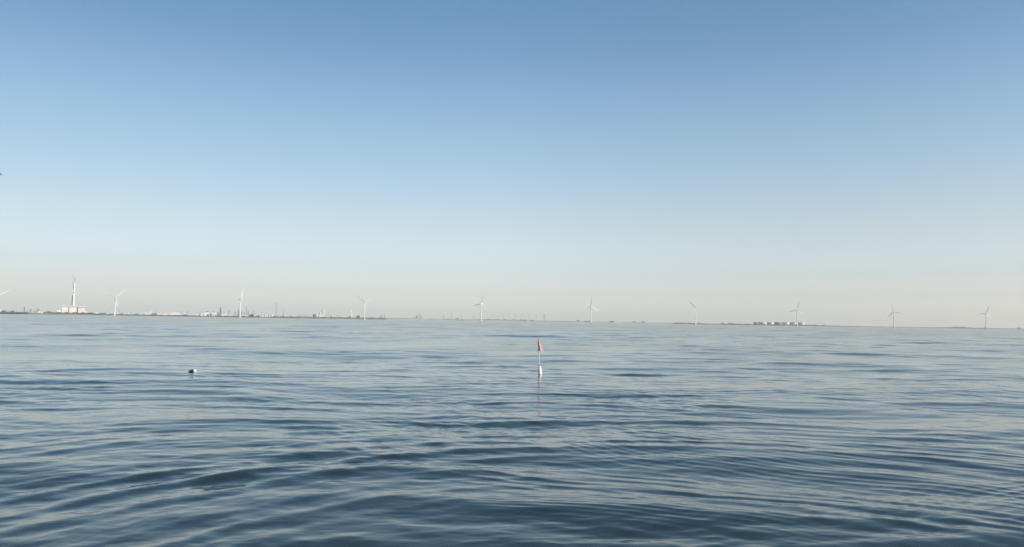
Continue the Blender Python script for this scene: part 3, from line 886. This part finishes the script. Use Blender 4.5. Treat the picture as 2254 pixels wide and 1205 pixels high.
lattice_tower(994.4, 1.3, 688.6, 4700, 'thin mast with a white ball on top, above the beach', top=.6, ball=True)
lattice_tower(1015.6, 1.3, 689.6, 6600, 'faint tall mast right of the paired bushes', top=.4)
lattice_tower(1042.4, 2.0, 694.0, 6000, 'grey stubby mast left of the turbine behind the shrubs', top=.7)
PY = [(1085, 693.4, 8900, 'faintest pylon, first right of the turbine behind the shrubs'), (1096.6, 694.0, 8500, 'faint pylon, second in the line of pylons'),
      (1108.4, 690.0, 7900, 'tallest grey pylon in the line above the shrub band'), (1121, 690.4, 8300, 'pylon right of the tallest grey pylon'),
      (1134.6, 691.4, 8300, 'fifth pylon in the line, faint and slim'), (1148, 691.6, 7900, 'sixth pylon in the line, a little darker'),
      (1164.6, 692.2, 8300, 'seventh pylon in the line, above the flat dark bush'), (1180.6, 693.0, 8300, 'eighth pylon in the line, last faint one')]
p0 = None
for u, vt, Y, lab in PY:
    lattice_tower(u, 1.3, vt, Y, lab, 'pylon', 'pylon', arms=3, top=.3, group='line of power pylons behind the beach')
lattice_tower(1197.9, 2.2, 692.0, 4800, 'solitary dark pylon at the right end of the line', 'pylon', 'pylon', arms=3, top=.5, m=M_DARK, group='line of power pylons behind the beach')
lattice_tower(1794, 1.4, 712.6, 4600, 'short faint mast right of the oil tanks', top=.5)

# ------------------------------------------------------------------ things on the water near by
def dist_for(u, v):
    d = ray(u, v); z = 0.0
    for _ in range(12):                          # the swell lifts or lowers what floats on it
        P = CP + d * ((z - CAM_H) / d.z)
        z = 0.5 * z + 0.5 * WATER['h'](P.x, P.y)
    return P

M_FLOAT = mat('white_foam_float', (0.80, 0.79, 0.76), 0.55, 0.06, 9.0, bump=0.15)
M_POLE = mat('weathered_cane', (0.66, 0.60, 0.60), 0.6, 0.12, 12.0)
M_ROPE = mat('dark_rope', (0.05, 0.05, 0.05), 0.9, 0.2, 40.0)
M_BLACK = mat('black_plastic', (0.018, 0.02, 0.02), 0.35, 0.1, 14.0)
M_CAP = mat('white_plastic', (0.70, 0.69, 0.67), 0.4, 0.03, 14.0)
M_SHEEN = mat('grey_sheen', (0.16, 0.17, 0.18), 0.4, 0.06, 14.0)  # sheen on the black float, put into the colour
fm = mat('flag_cloth', (0.66, 0.40, 0.36), 0.85, 0.06, 9.0, col2=(0.50, 0.25, 0.22))
# flag buoy
P = dist_for(1189, 823.5)
tb = thing('flag_buoy', 'white foam float carrying a cane and a folded salmon-red flag', 'buoy', (P.x, P.y, WATER['h'](P.x, P.y)))
kb = P.y / F
lean = Vector((-5.2 * kb, -.05, 68 * kb)).normalized()
def along(h): return lean * (h / lean.z)
bm = bmesh.new()
prof = [(-.25, .02), (-.22, .045), (-.15, .066), (0, .070), (.2, .068), (.27, .060), (.315, .040), (.335, .02)]
loft(bm, [ring(bm, along(z) * 1.0, r, 24) for z, r in prof])
obj('float', bm, M_FLOAT, tb, True)
bm = bmesh.new(); loft(bm, [ring(bm, along(z), r, 20) for z, r in ((.333, .02), (.335, .027), (.36, .027), (.363, .018))]); obj('collar', bm, M_ROPE, tb, True)
top = along(1.56)
bm = bmesh.new(); bar(bm, along(-.5), top, .019, .013, 10); obj('pole', bm, M_POLE, tb, True)
bm = bmesh.new()                                 # the flag hangs in folds from the top of the cane
N, Mz = 26, 22
z1, z0 = 1.55, .965
g = []
for i in range(Mz + 1):
    s = i / Mz; row = []
    base = along(z1 + (z0 - z1) * s) + Vector((.012, 0, 0))
    wid = .012 + .14 * s ** 1.05
    for j in range(N + 1):
        q = j / N
        # one deep fold: the hoist side turns away from the sun, the fly side towards it
        if q < .38: x = wid * .34 * q / .38; y = -.085 * s * q / .38
        else: x = wid * (.34 + .66 * (q - .38) / .62); y = -.085 * s + .125 * s * (q - .38) / .62
        y += .010 * s * math.sin(q * 21 + s * 3) + .004 * math.sin(s * 17 + q * 5)
        z = -.045 * s * q * q - .018 * math.sin(q * 11) * s
        row.append(bm.verts.new(base + Vector((x, y, z))))
    g.append(row)
for a, b in zip(g, g[1:]):
    for j in range(N): bm.faces.new((a[j], a[j + 1], b[j + 1], b[j]))
fo = obj('flag', bm, fm, tb, True)
so_ = fo.modifiers.new('thickness', 'SOLIDIFY'); so_.thickness = .0015
for z in (1.52, 1.28, 1.0):
    bm = bmesh.new(); loft(bm, [ring(bm, along(z + d), .018, 12) for d in (-.012, .012)]); obj('tie', bm, M_ROPE, tb, True)

# black and white net float lying on its side
P = dist_for(423.5, 819.0); kf = P.y / F
tf = thing('net_float', 'small black float with a rounded white end, drifting left of the flag buoy', 'float', (P.x, P.y, WATER['h'](P.x, P.y) + .004), R(21))
tf.scale = (1, .85, .82)
AX = (Vector((0, 1, 0)), Vector((0, 0, 1)))
def lay(bm, prof, zc, n=20):
    loft(bm, [ring(bm, Vector((x * kf, 0, zc + dz)), max(r * kf, .002), n, AX) for x, r, dz in prof])
bm = bmesh.new(); lay(bm, [(-8.2, .4, -.01), (-8.0, 2.2, 0), (-7.4, 3.2, 0), (-6.3, 3.7, 0), (-3, 3.4, 0), (0, 3.6, .0), (2.2, 3.6, .0)], .035); obj('body', bm, M_BLACK, tf, True)
bm = bmesh.new(); lay(bm, [(2.2, 3.2, .0), (2.5, 3.6, .002), (4.2, 3.9, .004), (6.2, 3.5, .004), (7.6, 2.3, .002), (8.2, .8, .0)], .034); obj('end_cap', bm, M_CAP, tf, True)
bm = bmesh.new(); lay(bm, [(-6.6, 3.8, 0), (-6.5, 4.0, 0), (-5.2, 3.95, 0), (-5.1, 3.6, 0)], .036); obj('band', bm, M_SHEEN, tf, True)  # grey ring painted as the sheen near the left end
bm = bmesh.new(); lay(bm, [(1.6, 3.6, .0), (1.7, 3.9, .0), (2.15, 3.9, .0), (2.2, 3.5, .0)], .037); obj('rim', bm, M_BLACK, tf, True)
bm = bmesh.new()
pts = [Vector((-1.5 * kf, 0, .035 + 3.6 * kf)), Vector((-.3 * kf, 0, .04 + 4.8 * kf)), Vector((1.0 * kf, 0, .035 + 3.9 * kf))]
bar(bm, pts[0], pts[1], .006, .006, 8); bar(bm, pts[1], pts[2], .006, .006, 8); obj('handle', bm, M_BLACK, tf)

# far white ball float
P = dist_for(1799.3, 732.8)
tw_ = thing('ball_float', 'tiny white ball float far out below the oil tanks', 'float', (P.x, P.y, WATER['h'](P.x, P.y)))
bm = bmesh.new(); bmesh.ops.create_icosphere(bm, subdivisions=3, radius=.19, matrix=Matrix.Translation((0, 0, .12))); obj('ball', bm, M_CAP, tw_, True)
bm = bmesh.new(); lathe(bm, [(.29, .03), (.36, .03), (.37, .015)], 10); obj('eye', bm, M_ROPE, tw_, True)

# seabird flying in at the left edge
d = ray(0.6, 384.0); Y = 150.0; Pb = CP + d * (Y / d.y)
bird = thing('seabird', 'dark bird in flight at the left edge of the sky', 'bird', tuple(Pb), R(20))
bm = bmesh.new()
prof = [(-.34, .01, 0), (-.30, .035, 0), (-.2, .05, 0), (-.05, .085, 0), (.1, .095, 0), (.2, .07, .01), (.26, .045, .02), (.31, .05, .03), (.35, .035, .03), (.38, .012, .02), (.43, .004, .01)]
loft(bm, [ring(bm, Vector((x, 0, z)), r, 12, AX) for x, r, z in prof])
for sgn in (1, -1):
    secs = [(.05, .12, 0, .0), (.22, .13, .10, .01), (.38, .11, .15, -.03), (.55, .06, .13, -.10), (.66, .015, .10, -.17)]
    rings = []
    for y, c, z, x in secs:
        rings.append([bm.verts.new((x + c * math.cos(a), sgn * y, z + .014 * math.sin(a))) for a in [2 * math.pi * i / 8 for i in range(8)]])
    loft(bm, rings)
for q in (.05, -.05):
    pass
obj('body', bm, mat('dark_plumage', (.05, .055, .06), .8, .1, 5), bird, True)
bm = bmesh.new()
a = [bm.verts.new(p) for p in ((-.30, -.03, .012), (-.30, .03, .012), (-.46, .08, .008), (-.46, -.08, .008))]
b = [bm.verts.new((v.co.x, v.co.y, v.co.z - .016)) for v in a]
loft(bm, [a, b]); obj('tail', bm, MATS['dark_plumage'], bird)

# ------------------------------------------------------------------ haze
bm = bmesh.new(); box(bm, -9500, 9500, -2500, 9900, -3.0, 330)
hm = bpy.data.materials.new('haze'); hm.use_nodes = True
nn = hm.node_tree.nodes; nn.remove(nn['Principled BSDF'])
vn = nn.new('ShaderNodeVolumePrincipled')
vn.inputs['Color'].default_value = (.86, .91, .93, 1)
vn.inputs['Density'].default_value = 6.2e-5
vn.inputs['Anisotropy'].default_value = 0.0
hm.node_tree.links.new(vn.outputs[0], nn['Material Output'].inputs['Volume'])
ho = obj('haze', bm, hm)
tag(ho, 'pale haze over the water and the far shore', 'haze', kind='stuff')
